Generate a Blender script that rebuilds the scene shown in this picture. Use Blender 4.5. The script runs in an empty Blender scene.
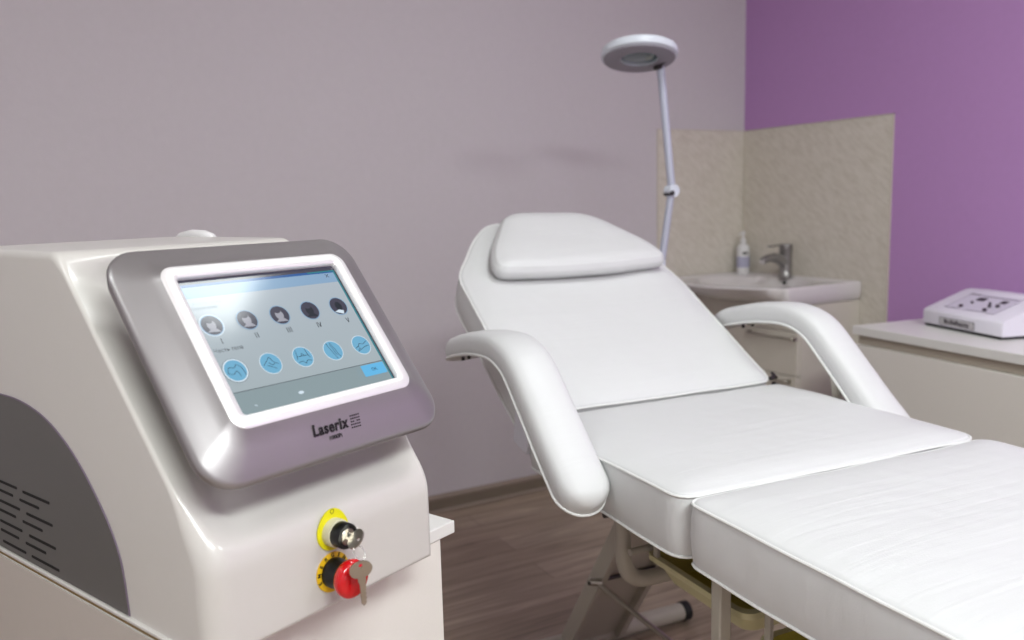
import bpy, bmesh, math, random
from math import sin, cos, radians as R, pi, sqrt, atan2
from mathutils import Vector, Matrix, noise
random.seed(4)
S = bpy.context.scene
C = S.collection

# ------------------------------------------------------------------ helpers
def link(name, bm, m=None, parent=None, loc=None, rot=None, smooth=True, bevel=0, seg=2, sharp=35, sub=0):
    me = bpy.data.meshes.new(name)
    bmesh.ops.recalc_face_normals(bm, faces=bm.faces)
    bm.to_mesh(me); bm.free()
    o = bpy.data.objects.new(name, me); C.objects.link(o)
    for q in (m if isinstance(m, (list, tuple)) else [m]):
        if q: me.materials.append(q)
    if parent: o.parent = parent
    if loc is not None: o.location = loc
    if rot is not None: o.rotation_euler = rot
    if bevel:
        b = o.modifiers.new('b', 'BEVEL'); b.width = bevel; b.segments = seg; b.limit_method = 'ANGLE'; b.angle_limit = R(32)
        b.harden_normals = False
    if sub:
        b = o.modifiers.new('s', 'SUBSURF'); b.levels = sub; b.render_levels = sub
    if smooth:
        for p in me.polygons: p.use_smooth = True
        if sharp and not sub:
            try: me.set_sharp_from_angle(angle=R(sharp))
            except Exception: pass
    return o

def thing(name, label, cat, loc=(0, 0, 0), rotz=0, group=None):
    o = bpy.data.objects.new(name, None); C.objects.link(o); o.empty_display_size = .05
    o.location = loc; o.rotation_euler = (0, 0, rotz)
    return tag(o, label, cat, group)
def tag(o, label, cat, group=None):
    o['label'] = label; o['category'] = cat
    if group: o['group'] = group
    return o
def struct(o):
    o['kind'] = 'structure'; return o

def box(bm, x0, x1, y0, y1, z0, z1, M=None, mi=0):
    vs = [bm.verts.new((x, y, z)) for x in (x0, x1) for y in (y0, y1) for z in (z0, z1)]
    if M is not None:
        for v in vs: v.co = M @ v.co
    for f in ((0,1,3,2),(4,6,7,5),(0,4,5,1),(2,3,7,6),(0,2,6,4),(1,5,7,3)):
        fc = bm.faces.new([vs[i] for i in f]); fc.material_index = mi
    return vs
def frame_of(d, up=Vector((0, 0, 1))):
    d = d.normalized()
    if abs(d.dot(up)) > .98: up = Vector((1, 0, 0))
    a = up.cross(d).normalized(); b = d.cross(a)
    return a, b
def tube(bm, pts, r, n=12, closed=False, cap=True, mi=0, ref=None):
    pts = [Vector(p) for p in pts]; N = len(pts); rings = []
    rr = r if isinstance(r, (list, tuple)) else [r] * N
    a = None
    for i, p in enumerate(pts):
        if closed: d = pts[(i+1) % N] - pts[i-1]
        else: d = pts[min(i+1, N-1)] - pts[max(i-1, 0)]
        d.normalize()
        if a is None: a, b = frame_of(d, ref or Vector((0, 0, 1)))
        else:
            a = (a - d * a.dot(d)).normalized(); b = d.cross(a)
        rings.append([bm.verts.new(p + (a*cos(2*pi*k/n) + b*sin(2*pi*k/n)) * rr[i]) for k in range(n)])
    for i in range(N if closed else N-1):
        A, B = rings[i], rings[(i+1) % N]
        for k in range(n):
            bm.faces.new((A[k], A[(k+1) % n], B[(k+1) % n], B[k])).material_index = mi
    if cap and not closed:
        bm.faces.new(rings[0][::-1]).material_index = mi; bm.faces.new(rings[-1]).material_index = mi
def smooth_path(pts, n=6):
    P = [Vector(p) for p in pts]; out = []
    for i in range(len(P)-1):
        a = P[max(i-1, 0)]; b = P[i]; c = P[i+1]; d = P[min(i+2, len(P)-1)]
        for k in range(n):
            t = k/n
            out.append(.5*((2*b) + (-a+c)*t + (2*a-5*b+4*c-d)*t*t + (-a+3*b-3*c+d)*t**3))
    out.append(P[-1]); return out
def fillet(pts, r, n=6):
    P = [Vector(p) for p in pts]; out = [P[0]]
    for i in range(1, len(P)-1):
        a = (P[i-1]-P[i]); b = (P[i+1]-P[i]); rr = min(r, a.length*.49, b.length*.49)
        A = P[i] + a.normalized()*rr; B = P[i] + b.normalized()*rr
        for k in range(n+1):
            t = k/n; out.append(A*(1-t)**2 + P[i]*2*t*(1-t) + B*t*t)
    out.append(P[-1]); return out
def lathe(bm, prof, n=32, M=None, mi=0, capb=True, capt=True):
    """prof: list of (r, z)"""
    rings = []
    for r, z in prof:
        ring = []
        for k in range(n):
            v = Vector((r*cos(2*pi*k/n), r*sin(2*pi*k/n), z))
            ring.append(bm.verts.new(M @ v if M is not None else v))
        rings.append(ring)
    for A, B in zip(rings, rings[1:]):
        for k in range(n):
            bm.faces.new((A[k], A[(k+1) % n], B[(k+1) % n], B[k])).material_index = mi
    if capb: bm.faces.new(rings[0][::-1]).material_index = mi
    if capt: bm.faces.new(rings[-1]).material_index = mi
def rrect(w, h, r, n=6, cx=0, cy=0):
    out = []
    for sx, sy, a0 in ((1, 1, 0), (-1, 1, 90), (-1, -1, 180), (1, -1, 270)):
        for k in range(n+1):
            a = R(a0 + 90*k/n)
            out.append((cx + sx*(w-r) + r*cos(a), cy + sy*(h-r) + r*sin(a)))
    return out
def loft(bm, rings, capa=True, capb=True, mi=0, mis=None):
    V = [[bm.verts.new(p) for p in ring] for ring in rings]
    for j, (A, B) in enumerate(zip(V, V[1:])):
        n = len(A)
        for k in range(n):
            bm.faces.new((A[k], A[(k+1) % n], B[(k+1) % n], B[k])).material_index = (mis[j] if mis else mi)
    if capa: bm.faces.new(V[0][::-1]).material_index = mi
    if capb: bm.faces.new(V[-1]).material_index = mi
    return V
def prism(bm, pts, z0, z1, M=None, mi=0):
    A = [Vector((x, y, z0)) for x, y in pts]; B = [Vector((x, y, z1)) for x, y in pts]
    if M is not None: A = [M @ v for v in A]; B = [M @ v for v in B]
    return loft(bm, [A, B], mi=mi)
def resample(pts, step):
    P = [Vector((x, y)) for x, y in pts]; n = len(P); out = []
    L = [(P[(i+1) % n]-P[i]).length for i in range(n)]; T = sum(L); m = int(T/step); i = 0; acc = 0
    for k in range(m):
        d = T*k/m
        while acc + L[i] < d: acc += L[i]; i += 1
        out.append(P[i].lerp(P[(i+1) % n], (d-acc)/max(L[i], 1e-9)))
    return out
def roundpoly(pts, rad, n=7):
    """closed polygon with rounded corners; rad per corner"""
    P = [Vector((x, y)) for x, y in pts]; N = len(P); out = []
    for i in range(N):
        r = rad[i] if isinstance(rad, (list, tuple)) else rad
        a = P[i-1]-P[i]; b = P[(i+1) % N]-P[i]; rr = min(r, a.length*.48, b.length*.48)
        A = P[i]+a.normalized()*rr; B = P[i]+b.normalized()*rr
        for k in range(n+1):
            t = k/n; out.append(tuple(A*(1-t)**2 + P[i]*2*t*(1-t) + B*t*t))
    return out
def offs(P, o):
    """inward offset of a ccw outline"""
    n = len(P); out = []
    for i in range(n):
        d = (P[(i+1) % n]-P[i-1]).normalized(); nrm = Vector((-d.y, d.x)); out.append(P[i]+nrm*o)
    return out
def area(P): return sum(P[i-1].x*P[i].y-P[i].x*P[i-1].y for i in range(len(P)))/2

# ------------------------------------------------------------------ materials
def nmat(name):
    m = bpy.data.materials.new(name); m.use_nodes = True
    nt = m.node_tree; b = nt.nodes['Principled BSDF']; return m, nt, b
def lin(c):
    return tuple(((x/255)/12.92 if x/255 <= .04045 else ((x/255+.055)/1.055)**2.4) for x in c) + (1,)
def mat(name, col, rough=.5, metal=0, spec=.5, bump=0, scale=60, coat=0, var=0, emis=0, ecol=None, trans=0, ior=1.45, detail=4, vscale=None, stretch=None):
    """colour in sRGB 0-255; a noise texture drives small colour variation and bump"""
    m, nt, b = nmat(name); c = lin(col)
    b.inputs['Base Color'].default_value = c; b.inputs['Roughness'].default_value = rough
    b.inputs['Metallic'].default_value = metal; b.inputs['Specular IOR Level'].default_value = spec
    b.inputs['Coat Weight'].default_value = coat; b.inputs['Coat Roughness'].default_value = .08
    b.inputs['Transmission Weight'].default_value = trans; b.inputs['IOR'].default_value = ior
    if emis:
        b.inputs['Emission Color'].default_value = lin(ecol or col); b.inputs['Emission Strength'].default_value = emis
    tc = nt.nodes.new('ShaderNodeTexCoord'); mp = nt.nodes.new('ShaderNodeMapping')
    nt.links.new(tc.outputs['Object'], mp.inputs[0])
    if stretch: mp.inputs['Scale'].default_value = stretch
    nz = nt.nodes.new('ShaderNodeTexNoise'); nz.inputs['Scale'].default_value = vscale or scale; nz.inputs['Detail'].default_value = detail
    nt.links.new(mp.outputs[0], nz.inputs['Vector'])
    v = var or .02
    mx = nt.nodes.new('ShaderNodeMix'); mx.data_type = 'RGBA'
    mx.inputs[6].default_value = tuple(x*(1-v) for x in c[:3])+(1,); mx.inputs[7].default_value = tuple(min(1, x*(1+v)) for x in c[:3])+(1,)
    nt.links.new(nz.outputs['Fac'], mx.inputs[0]); nt.links.new(mx.outputs[2], b.inputs['Base Color'])
    if bump:
        n2 = nt.nodes.new('ShaderNodeTexNoise'); n2.inputs['Scale'].default_value = scale; n2.inputs['Detail'].default_value = detail
        nt.links.new(mp.outputs[0], n2.inputs['Vector'])
        bp = nt.nodes.new('ShaderNodeBump'); bp.inputs['Strength'].default_value = bump; bp.inputs['Distance'].default_value = .002
        nt.links.new(n2.outputs['Fac'], bp.inputs['Height']); nt.links.new(bp.outputs[0], b.inputs['Normal'])
    return m

M_wall = mat('grey_mauve_wallpaper', (199, 192, 196), .75, bump=.25, scale=260, var=.03, vscale=40)
M_purple = mat('purple_wallpaper', (182, 138, 192), .7, bump=.25, scale=260, var=.03, vscale=40)
M_ceil = mat('ceiling_paint', (232, 230, 226), .9, bump=.1, scale=120)
M_body = mat('cream_plastic', (200, 196, 191), .3, coat=.25, var=.01)
M_grille = mat('dark_grey_plastic', (92, 90, 88), .45, bump=.08, scale=600)
M_black = mat('black_plastic', (14, 14, 15), .3)
M_slot = mat('slot_black', (6, 6, 6), .8)
M_silver = mat('silver_paint', (152, 148, 149), .40, metal=.7, coat=.05, bump=.02, scale=900)
M_frame = mat('pearl_silver_paint', (232, 230, 230), .28, metal=.35, coat=.35)
M_brass = mat('brown_edge_band', (132, 108, 60), .45)
M_melam = mat('white_melamine', (224, 219, 212), .42, bump=.04, scale=300)
M_top = mat('white_worktop', (222, 220, 216), .3, bump=.03, scale=300)
M_yellow = mat('yellow_plastic', (226, 218, 20), .4)
M_yellow2 = mat('amber_yellow_plastic', (222, 178, 20), .4)
M_red = mat('red_plastic', (200, 12, 22), .18, coat=.5)
M_chrome = mat('chrome', (200, 198, 195), .15, metal=1)
M_nickel = mat('worn_nickel', (176, 170, 160), .3, metal=1, bump=.05, scale=400)
M_ivory = mat('ivory_plastic', (205, 200, 170), .35)
M_darkmetal = mat('dark_steel', (70, 68, 66), .4, metal=.8)
M_text = mat('black_print', (16, 12, 14), .5)
M_steel = mat('cream_powder_coat', (176, 170, 158), .4, bump=.05, scale=500)
M_greypl = mat('grey_plastic', (128, 128, 130), .45)
M_traywall = mat('pale_yellow_plastic', (206, 200, 158), .4)
M_tray = mat('olive_plastic', (190, 178, 70), .45)
M_rubber = mat('black_rubber', (18, 18, 19), .6)
M_lamp = mat('white_lamp_plastic', (214, 219, 228), .35)
M_lampring = mat('frosted_lamp_cover', (150, 146, 156), .5)
M_lens = mat('lens_glass', (46, 84, 90), .04, spec=.8, coat=1)
M_ceramic = mat('white_ceramic', (214, 209, 208), .12, coat=.6)
M_bottle = mat('white_bottle', (222, 220, 220), .35)
M_blabel = mat('bottle_label', (170, 168, 190), .5)
M_vanity = mat('vanity_cream', (206, 199, 187), .45)
M_devw = mat('white_device_plastic', (226, 222, 232), .35)
M_devp = mat('lilac_panel', (206, 200, 214), .4)
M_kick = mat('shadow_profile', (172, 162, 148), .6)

def upholstery():
    m, nt, b = nmat('white_leatherette')
    b.inputs['Base Color'].default_value = lin((207, 207, 207)); b.inputs['Roughness'].default_value = .48
    tc = nt.nodes.new('ShaderNodeTexCoord')
    v = nt.nodes.new('ShaderNodeTexVoronoi'); v.inputs['Scale'].default_value = 420
    mp = nt.nodes.new('ShaderNodeMapping'); mp.inputs['Scale'].default_value = (2.0, 26, 6); mp.inputs['Rotation'].default_value = (0, 0, R(3))
    nz = nt.nodes.new('ShaderNodeTexNoise'); nz.inputs['Scale'].default_value = 1.6; nz.inputs['Detail'].default_value = 3; nz.inputs['Distortion'].default_value = .6
    n3 = nt.nodes.new('ShaderNodeTexNoise'); n3.inputs['Scale'].default_value = 7; n3.inputs['Detail'].default_value = 2
    nt.links.new(tc.outputs['Object'], v.inputs['Vector']); nt.links.new(tc.outputs['Object'], mp.inputs[0])
    nt.links.new(mp.outputs[0], nz.inputs['Vector']); nt.links.new(tc.outputs['Object'], n3.inputs['Vector'])
    b1 = nt.nodes.new('ShaderNodeBump'); b1.inputs['Strength'].default_value = .08; b1.inputs['Distance'].default_value = .001
    b2 = nt.nodes.new('ShaderNodeBump'); b2.inputs['Strength'].default_value = .3; b2.inputs['Distance'].default_value = .004
    b3 = nt.nodes.new('ShaderNodeBump'); b3.inputs['Strength'].default_value = .35; b3.inputs['Distance'].default_value = .012
    nt.links.new(v.outputs['Distance'], b1.inputs['Height']); nt.links.new(nz.outputs['Fac'], b2.inputs['Height']); nt.links.new(n3.outputs['Fac'], b3.inputs['Height'])
    nt.links.new(b1.outputs[0], b2.inputs['Normal']); nt.links.new(b2.outputs[0], b3.inputs['Normal']); nt.links.new(b3.outputs[0], b.inputs['Normal'])
    return m
M_leather = upholstery()
M_piping = mat('white_piping', (226, 226, 224), .4)

def laminate():
    m, nt, b = nmat('laminate_planks'); tc = nt.nodes.new('ShaderNodeTexCoord')
    br = nt.nodes.new('ShaderNodeTexBrick'); br.offset = .37
    br.inputs['Scale'].default_value = 1; br.inputs['Brick Width'].default_value = 1.28; br.inputs['Row Height'].default_value = .125
    br.inputs['Mortar Size'].default_value = .0012; br.inputs['Mortar Smooth'].default_value = .3; br.inputs['Bias'].default_value = 0
    br.inputs['Color1'].default_value = lin((158, 140, 124)); br.inputs['Color2'].default_value = lin((176, 158, 142)); br.inputs['Mortar'].default_value = lin((96, 82, 72))
    nt.links.new(tc.outputs['Object'], br.inputs['Vector'])
    mp = nt.nodes.new('ShaderNodeMapping'); mp.inputs['Scale'].default_value = (1.1, 16, 1); nt.links.new(tc.outputs['Object'], mp.inputs[0])
    nz = nt.nodes.new('ShaderNodeTexNoise'); nz.inputs['Scale'].default_value = 2.2; nz.inputs['Detail'].default_value = 7; nz.inputs['Distortion'].default_value = 1.2
    nt.links.new(mp.outputs[0], nz.inputs['Vector'])
    cr = nt.nodes.new('ShaderNodeValToRGB'); cr.color_ramp.elements[0].position = .3; cr.color_ramp.elements[0].color = (.5, .48, .46, 1)
    cr.color_ramp.elements[1].position = .68; cr.color_ramp.elements[1].color = (1.08, 1.05, 1.02, 1); nt.links.new(nz.outputs['Fac'], cr.inputs[0])
    mx = nt.nodes.new('ShaderNodeMix'); mx.data_type = 'RGBA'; mx.blend_type = 'MULTIPLY'; mx.inputs[0].default_value = .9
    nt.links.new(br.outputs['Color'], mx.inputs[6]); nt.links.new(cr.outputs[0], mx.inputs[7]); nt.links.new(mx.outputs[2], b.inputs['Base Color'])
    b.inputs['Roughness'].default_value = .42
    bp = nt.nodes.new('ShaderNodeBump'); bp.inputs['Strength'].default_value = .15; bp.inputs['Distance'].default_value = .002
    nt.links.new(nz.outputs['Fac'], bp.inputs['Height']); nt.links.new(bp.outputs[0], b.inputs['Normal'])
    return m
M_floor = laminate()
M_base = mat('taupe_wood_baseboard', (124, 112, 98), .5, var=.25, vscale=9, scale=30, stretch=(1, 1, 6), bump=.1)
M_base2 = mat('light_taupe_strip', (146, 132, 120), .5, var=.1)

def stone():
    m, nt, b = nmat('cream_marble_laminate'); tc = nt.nodes.new('ShaderNodeTexCoord')
    sx = nt.nodes.new('ShaderNodeSeparateXYZ'); nt.links.new(tc.outputs['Object'], sx.inputs[0])
    def mth(op, a, b_):
        q = nt.nodes.new('ShaderNodeMath'); q.operation = op
        for i, v in enumerate((a, b_)):
            if isinstance(v, (int, float)): q.inputs[i].default_value = v
            else: nt.links.new(v, q.inputs[i])
        return q.outputs[0]
    hz = mth('SUBTRACT', sx.outputs['X'], sx.outputs['Y'])
    mp = nt.nodes.new('ShaderNodeCombineXYZ')
    nt.links.new(mth('MULTIPLY', mth('ADD', mth('MULTIPLY', hz, .8), sx.outputs['Z']), 36.0), mp.inputs[0]); nt.links.new(mth('MULTIPLY', mth('SUBTRACT', hz, sx.outputs['Z']), 9.0), mp.inputs[1])
    nz = nt.nodes.new('ShaderNodeTexNoise'); nz.inputs['Scale'].default_value = 1.6; nz.inputs['Detail'].default_value = 6; nz.inputs['Distortion'].default_value = .8
    nt.links.new(mp.outputs[0], nz.inputs['Vector'])
    cr = nt.nodes.new('ShaderNodeValToRGB'); cr.color_ramp.elements[0].position = .32; cr.color_ramp.elements[0].color = lin((198, 190, 177))
    cr.color_ramp.elements[1].position = .62; cr.color_ramp.elements[1].color = lin((212, 205, 194)); nt.links.new(nz.outputs['Fac'], cr.inputs[0])
    nt.links.new(cr.outputs[0], b.inputs['Base Color']); b.inputs['Roughness'].default_value = .35
    return m
M_stone = stone()
M_edge = mat('cream_edge_strip', (206, 198, 184), .4)

# ------------------------------------------------------------------ the room
X0, X1, Y0, Y1, ZC = -1.9, 2.753, -2.2, 2.848, 2.7
bm = bmesh.new(); box(bm, X0-.1, X1+.1, Y0-.1, Y1+.1, -.1, 0); struct(link('floor', bm, M_floor, smooth=False))
bm = bmesh.new(); box(bm, X0-.1, X1+.1, Y0-.1, Y1+.1, ZC, ZC+.1); struct(link('ceiling', bm, M_ceil, smooth=False))
bm = bmesh.new(); box(bm, X0-.1, X1+.1, Y1, Y1+.1, 0, ZC); struct(link('wall_back', bm, M_wall, smooth=False))
bm = bmesh.new(); box(bm, X1, X1+.1, Y0-.1, Y1, 0, ZC); struct(link('wall_right', bm, M_purple, smooth=False))
bm = bmesh.new(); box(bm, X0-.1, X0, Y0-.1, Y1, 0, ZC); struct(link('wall_left', bm, M_wall, smooth=False))
bm = bmesh.new(); box(bm, X0, X1, Y0-.1, Y0, 0, ZC); struct(link('wall_front', bm, M_wall, smooth=False))
def baseboard(name, a, b, nrm):
    a = Vector(a); b = Vector(b); n = Vector(nrm)
    prof = [(0, 0), (.016, 0), (.016, .005), (.013, .012), (.013, .050), (.016, .054), (.014, .062), (.006, .068), (0, .068)]
    bm = bmesh.new()
    loft(bm, [[a + n*y + Vector((0, 0, z)) for y, z in prof], [b + n*y + Vector((0, 0, z)) for y, z in prof]])
    for f in bm.faces:
        c = f.calc_center_median()
        if c.z > .051 or c.z < .009: f.material_index = 1
    struct(link(name, bm, [M_base, M_base2], smooth=False))
baseboard('baseboard_back', (X0, Y1, 0), (X1, Y1, 0), (0, -1, 0))
baseboard('baseboard_right', (X1, Y1-.017, 0), (X1, Y0, 0), (-1, 0, 0))
baseboard('baseboard_left', (X0, Y1-.017, 0), (X0, Y0, 0), (1, 0, 0))

# splashback panels glued to the walls round the basin
bm = bmesh.new(); box(bm, 2.266, X1-.0045, Y1-.004, Y1, .78, 1.449)
box(bm, 2.261, 2.266, Y1-.006, Y1, .78, 1.452, mi=1); box(bm, 2.261, X1-.0045, Y1-.006, Y1, 1.449, 1.452, mi=1)
tag(link('splashback_panel', bm, [M_stone, M_edge], smooth=False), 'cream marbled splashback panel on the grey wall, behind the thin lamp arm', 'splashback')
bm = bmesh.new(); box(bm, X1-.004, X1-.0008, 2.088, Y1-.001, .55, 1.449)
box(bm, X1-.007, X1-.0008, 2.083, 2.088, .55, 1.452, mi=1); box(bm, X1-.007, X1-.0008, 2.083, Y1-.001, 1.449, 1.452, mi=1)
box(bm, X1-.008, X1-.0008, Y1-.012, Y1-.007, .84, 1.449, mi=1)
tag(link('splashback_panel', bm, [M_stone, M_edge], smooth=False), 'cream marbled splashback panel on the purple wall, behind the faucet', 'splashback')

# ------------------------------------------------------------------ laser machine
MA = R(23.5)
MO = Vector((.230, .827, .748))
mac = thing('laser_machine', 'pale plastic laser epilation machine with tilted silver touch screen, standing on white cabinet', 'laser machine', MO, MA)
ZB = .748
def P(y, z): return Vector((y, z-ZB))
# side profile (y back, z up), clockwise from the bottom front
ctrl = [(P(.0, .752), .004, .018), (P(-.0, .853), .015, .014), (P(.238, 1.130), .010, .005), (P(.575, 1.131), .05, .012), (P(.60, .752), .01, .02)]
prof = []
for i, (p, r, e) in enumerate(ctrl):
    a = ctrl[i-1][0]-p; b = ctrl[(i+1) % len(ctrl)][0]-p
    A = p + a.normalized()*r*1.6; B = p + b.normalized()*r*1.6
    for k in range(9):
        t = k/8; prof.append(A*(1-t)**2 + p*2*t*(1-t) + B*t*t)
# refine straight runs
pp = []
for i in range(len(prof)):
    a, b = prof[i], prof[(i+1) % len(prof)]; n = max(1, int((b-a).length/.008))
    for k in range(n): pp.append(a.lerp(b, k/n))
prof = pp; NP = len(prof)
def pn(i):
    d = (prof[(i+2) % NP]-prof[i-2]).normalized(); return Vector((-d.y, d.x))   # outward for this winding
s0, s1 = P(0, .853), P(.238, 1.130); sl = (s1-s0).length; sd = (s1-s0)/sl; sn = Vector((-sd.y, sd.x))
def sstep(a, b, x):
    t = min(1, max(0, (x-a)/(b-a))); return t*t*(3-2*t)
HW0, HW1 = -.147, .151
def endr(i):
    p = prof[i]
    if p.x < .3:
        f = .0045 + .019*(1-sstep(.008, .055, p.x))
        return f + (.009-f)*sstep(.355, .375, p.y)
    return .009 if p.y > .3 else .01
rings = []
cols = [('L', k) for k in range(8)] + [('M', k/34) for k in range(1, 34)] + [('R', k) for k in range(7, -1, -1)]
for kind, k in cols:
    ring = []
    for i in range(NP):
        r = endr(i)*(.5 if kind == 'R' else 1); p = prof[i]; off = 0
        if kind == 'M':
            lo, hi = HW0+.031, HW1-.016
            x = lo+(hi-lo)*k
        else:
            a = pi/2*k/7; dx = r*(1-cos(pi/2-a)) if False else r*(1-sin(a)); off = r*(1-cos(a))
            off = r*(1-cos(pi/2-a)); 
            x = (HW0+r*(1-sin(a))) if kind == 'L' else (HW1-r*(1-sin(a)))
            # angle 0 -> end cap (fully inset), pi/2 -> full profile
            x = (HW0 + r*(1-cos(a))) if kind == 'L' else (HW1 - r*(1-cos(a)))
            off = r*(1-sin(a))
        q = p - pn(i)*off
        if p.y < .02 and p.x < .3: q = Vector((max(p.x, off), p.y))
        # shallow dish in the sloping front
        s = (p-s0).dot(sd)
        if abs((p-s0).dot(sn)) < .02 and -.01 < s < sl+.01:
            dd = .020*(min(1, max(0, sstep(.006, .06, x-HW0)*sstep(.006, .05, HW1-x)*sstep(.002, .06, s))))**.8*sstep(.006, .035, sl-s)
            q = q - sn*dd
        ring.append(Vector((x, q.x, q.y)))
    rings.append(ring)
bm = bmesh.new(); loft(bm, rings)
body = link('body', bm, M_body, mac, sharp=50)

# dark inset side panel with vent slots (left side)
gp = [(.47, .959), (.418, .959), (.374, .9585), (.334, .954), (.297, .945), (.263, .930), (.232, .910), (.203, .884), (.175, .852), (.158, .822), (.152, .796), (.148, .758), (.60, .758), (.60, .959)]
gp = [(y, z-ZB) for y, z in gp]
top = smooth_path([(y, z, 0) for y, z in gp[:12]], 5)
gout = [(v.x, v.y) for v in top] + [(.575, .010), (.575, .211)]
SM = Matrix(((0, 0, 1, HW0), (1, 0, 0, 0), (0, 1, 0, 0), (0, 0, 0, 1)))   # (y,z,depth) -> machine
bm = bmesh.new()
prism(bm, gout, -.0012, .004, SM)
sp = link('side_panel', bm, M_grille, mac, smooth=False); sp['label'] = 'dark grey vented side panel'
bm = bmesh.new()
go = [Vector(p) for p in gout[:len(top)]]
tube(bm, [SM @ Vector((p.x, p.y, -.0008)) for p in go], .0009, 6)
link('panel_seam', bm, mat('seam_line', (110, 96, 112), .5), mac)
rows = [(.8475, .394, .447, .309, .379), (.8355, .408, .450, .338, .390), (.8215, .392, .454, .307, .375), (.809, .406, .457, .335, .388), (.7945, .392, .456, .305, .374), (.7825, .404, .457, .332, .386), (.7690, .388, .454, .302, .373)]
bm = bmesh.new()
for z, a, b, c, d in rows:
    for (p, q) in ((a, b), (c, d), (a+.076, b+.078)):
        z0 = z-ZB-.001*(1 if p < .39 else 0)
        pts = [(x-0, y) for x, y in rrect((q-p)/2, .0017, .0016, 3, (p+q)/2, z0-.001)]
        prism(bm, pts, -.0016, .0, SM)
link('vent_slots', bm, M_slot, sp, smooth=False)
bm = bmesh.new()
box(bm, HW0-.0015, HW1+.0005, .012, .596, -.0005, .0045)
link('base_trim', bm, M_brass, mac, smooth=False)
bm = bmesh.new(); box(bm, HW0-.004, HW0+.002, .02, .59, .0045, .0085); link('bottom_lip', bm, M_body, mac, bevel=.001)

# screen housing, tilted
ST = R(52)
hs_rings = []
def rr3(w, h, r, z, cx=0, cy=0): return [Vector((x, y, z)) for x, y in rrect(w, h, r, 9, cx, cy)]
seq = [(.1012, .0800, .004, -.0065), (.1014, .0802, .004, -.001), (.1024, .0812, .004, .0), (.1090, .0870, .010, .0004), (.1150, .0925, .014, .0), (.1168, .0942, .016, -.0010),
       (.1182, .0956, .017, -.0026), (.1300, .1085, .024, -.0090), (.1420, .1215, .030, -.0155), (.1515, .1320, .035, -.0208), (.1540, .1345, .036, -.0226), (.1555, .1360, .037, -.0250),
       (.1558, .1363, .037, -.0275), (.1550, .1355, .037, -.0290), (.1535, .1340, .036, -.0295), (.1532, .1337, .036, -.0315), (.1538, .1343, .036, -.0325), (.1525, .1330, .036, -.0370), (.140, .119, .03, -.0440)]
bm = bmesh.new()
V = loft(bm, [rr3(*s, .0 if s[0] < .12 else .002, 0 if s[0] < .12 else -.0035) for s in seq], mis=[1, 1, 1, 1, 1] + [0]*13)
hs = link('screen_housing', bm, [M_silver, M_frame], mac, loc=(.011, .057, 1.040-ZB), rot=(ST, 0, 0), sharp=60)
# neck that carries the housing
bm = bmesh.new(); loft(bm, [rr3(.075, .062, .012, -.042), rr3(.075, .062, .012, -.13, 0, .01)]); link('mounting_neck', bm, M_greypl, hs)

def emat(name, col, e=.62, rough=.08):
    m, nt, b = nmat(name); b.inputs['Base Color'].default_value = lin((30, 34, 38)); b.inputs['Roughness'].default_value = rough
    b.inputs['Roughness'].default_value = .125; b.inputs['Emission Color'].default_value = lin(col); b.inputs['Emission Strength'].default_value = e; b.inputs['Specular IOR Level'].default_value = .32
    return m
E_bg = None
def screen_bg():
    m, nt, b = nmat('screen_background'); b.inputs['Base Color'].default_value = lin((30, 34, 38)); b.inputs['Roughness'].default_value = .125; b.inputs['Specular IOR Level'].default_value = .32
    tc = nt.nodes.new('ShaderNodeTexCoord'); sx = nt.nodes.new('ShaderNodeSeparateXYZ'); nt.links.new(tc.outputs['Object'], sx.inputs[0])
    mr = nt.nodes.new('ShaderNodeMapRange'); mr.inputs['From Min'].default_value = -.08; mr.inputs['From Max'].default_value = .08
    nt.links.new(sx.outputs['Y'], mr.inputs['Value'])
    cr = nt.nodes.new('ShaderNodeValToRGB'); nt.links.new(mr.outputs[0], cr.inputs[0])
    cr.color_ramp.elements[0].color = lin((172, 186, 190)); cr.color_ramp.elements[1].color = lin((186, 196, 206))
    nt.links.new(cr.outputs[0], b.inputs['Emission Color']); b.inputs['Emission Strength'].default_value = .62
    return m
SMATS = [screen_bg(), emat('screen_blue_bar', (18, 88, 160), .62), emat('screen_title', (142, 176, 208), .62), emat('screen_footer', (146, 164, 168), .62), emat('screen_icon_blue', (112, 178, 212), .66),
         emat('screen_dark', (66, 62, 78), .6), emat('screen_ink', (34, 38, 50), .35), emat('screen_skin', (150, 150, 160), .8), emat('screen_ring', (198, 212, 222), .85), emat('screen_teal', (30, 122, 132), .7), emat('screen_blue_button', (88, 168, 212), .85), emat('screen_faint', (150, 162, 172), .8)]
bm = bmesh.new(); zl = [-.0060]
def lay(): zl[0] += .00006; return zl[0]
def fpoly(pts, mi, z=None):
    z = z or lay(); f = bm.faces.new([bm.verts.new((x, y, z)) for x, y in pts]); f.material_index = mi
def frect(x0, x1, y0, y1, mi): fpoly([(x0, y0), (x1, y0), (x1, y1), (x0, y1)], mi)
def fcirc(x, y, r, mi, ry=None, n=28): fpoly([(x+r*cos(2*pi*k/n), y+(ry or r)*sin(2*pi*k/n)) for k in range(n)], mi)
def fline(pts, w, mi):
    z = lay()
    for (a, b) in zip(pts, pts[1:]):
        a = Vector(a); b = Vector(b); d = (b-a).normalized(); n = Vector((-d.y, d.x))*w/2; a -= d*w*.3; b += d*w*.3
        f = bm.faces.new([bm.verts.new((q.x, q.y, z)) for q in (a-n, b-n, b+n, a+n)]); f.material_index = mi
def cur(pts, n=5): return [(v.x, v.y) for v in smooth_path([(x, y, 0) for x, y in pts], n)]
frect(-.1018, .1018, -.0812, .0812, 5)
frect(-.1000, .0990, -.0792, .0740, 0)
frect(-.1000, .0990, .0575, .0740, 2)
frect(-.1000, .0990, .0708, .0740, 1)
frect(.0966, .0990, -.0792, .0740, 9)
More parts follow.
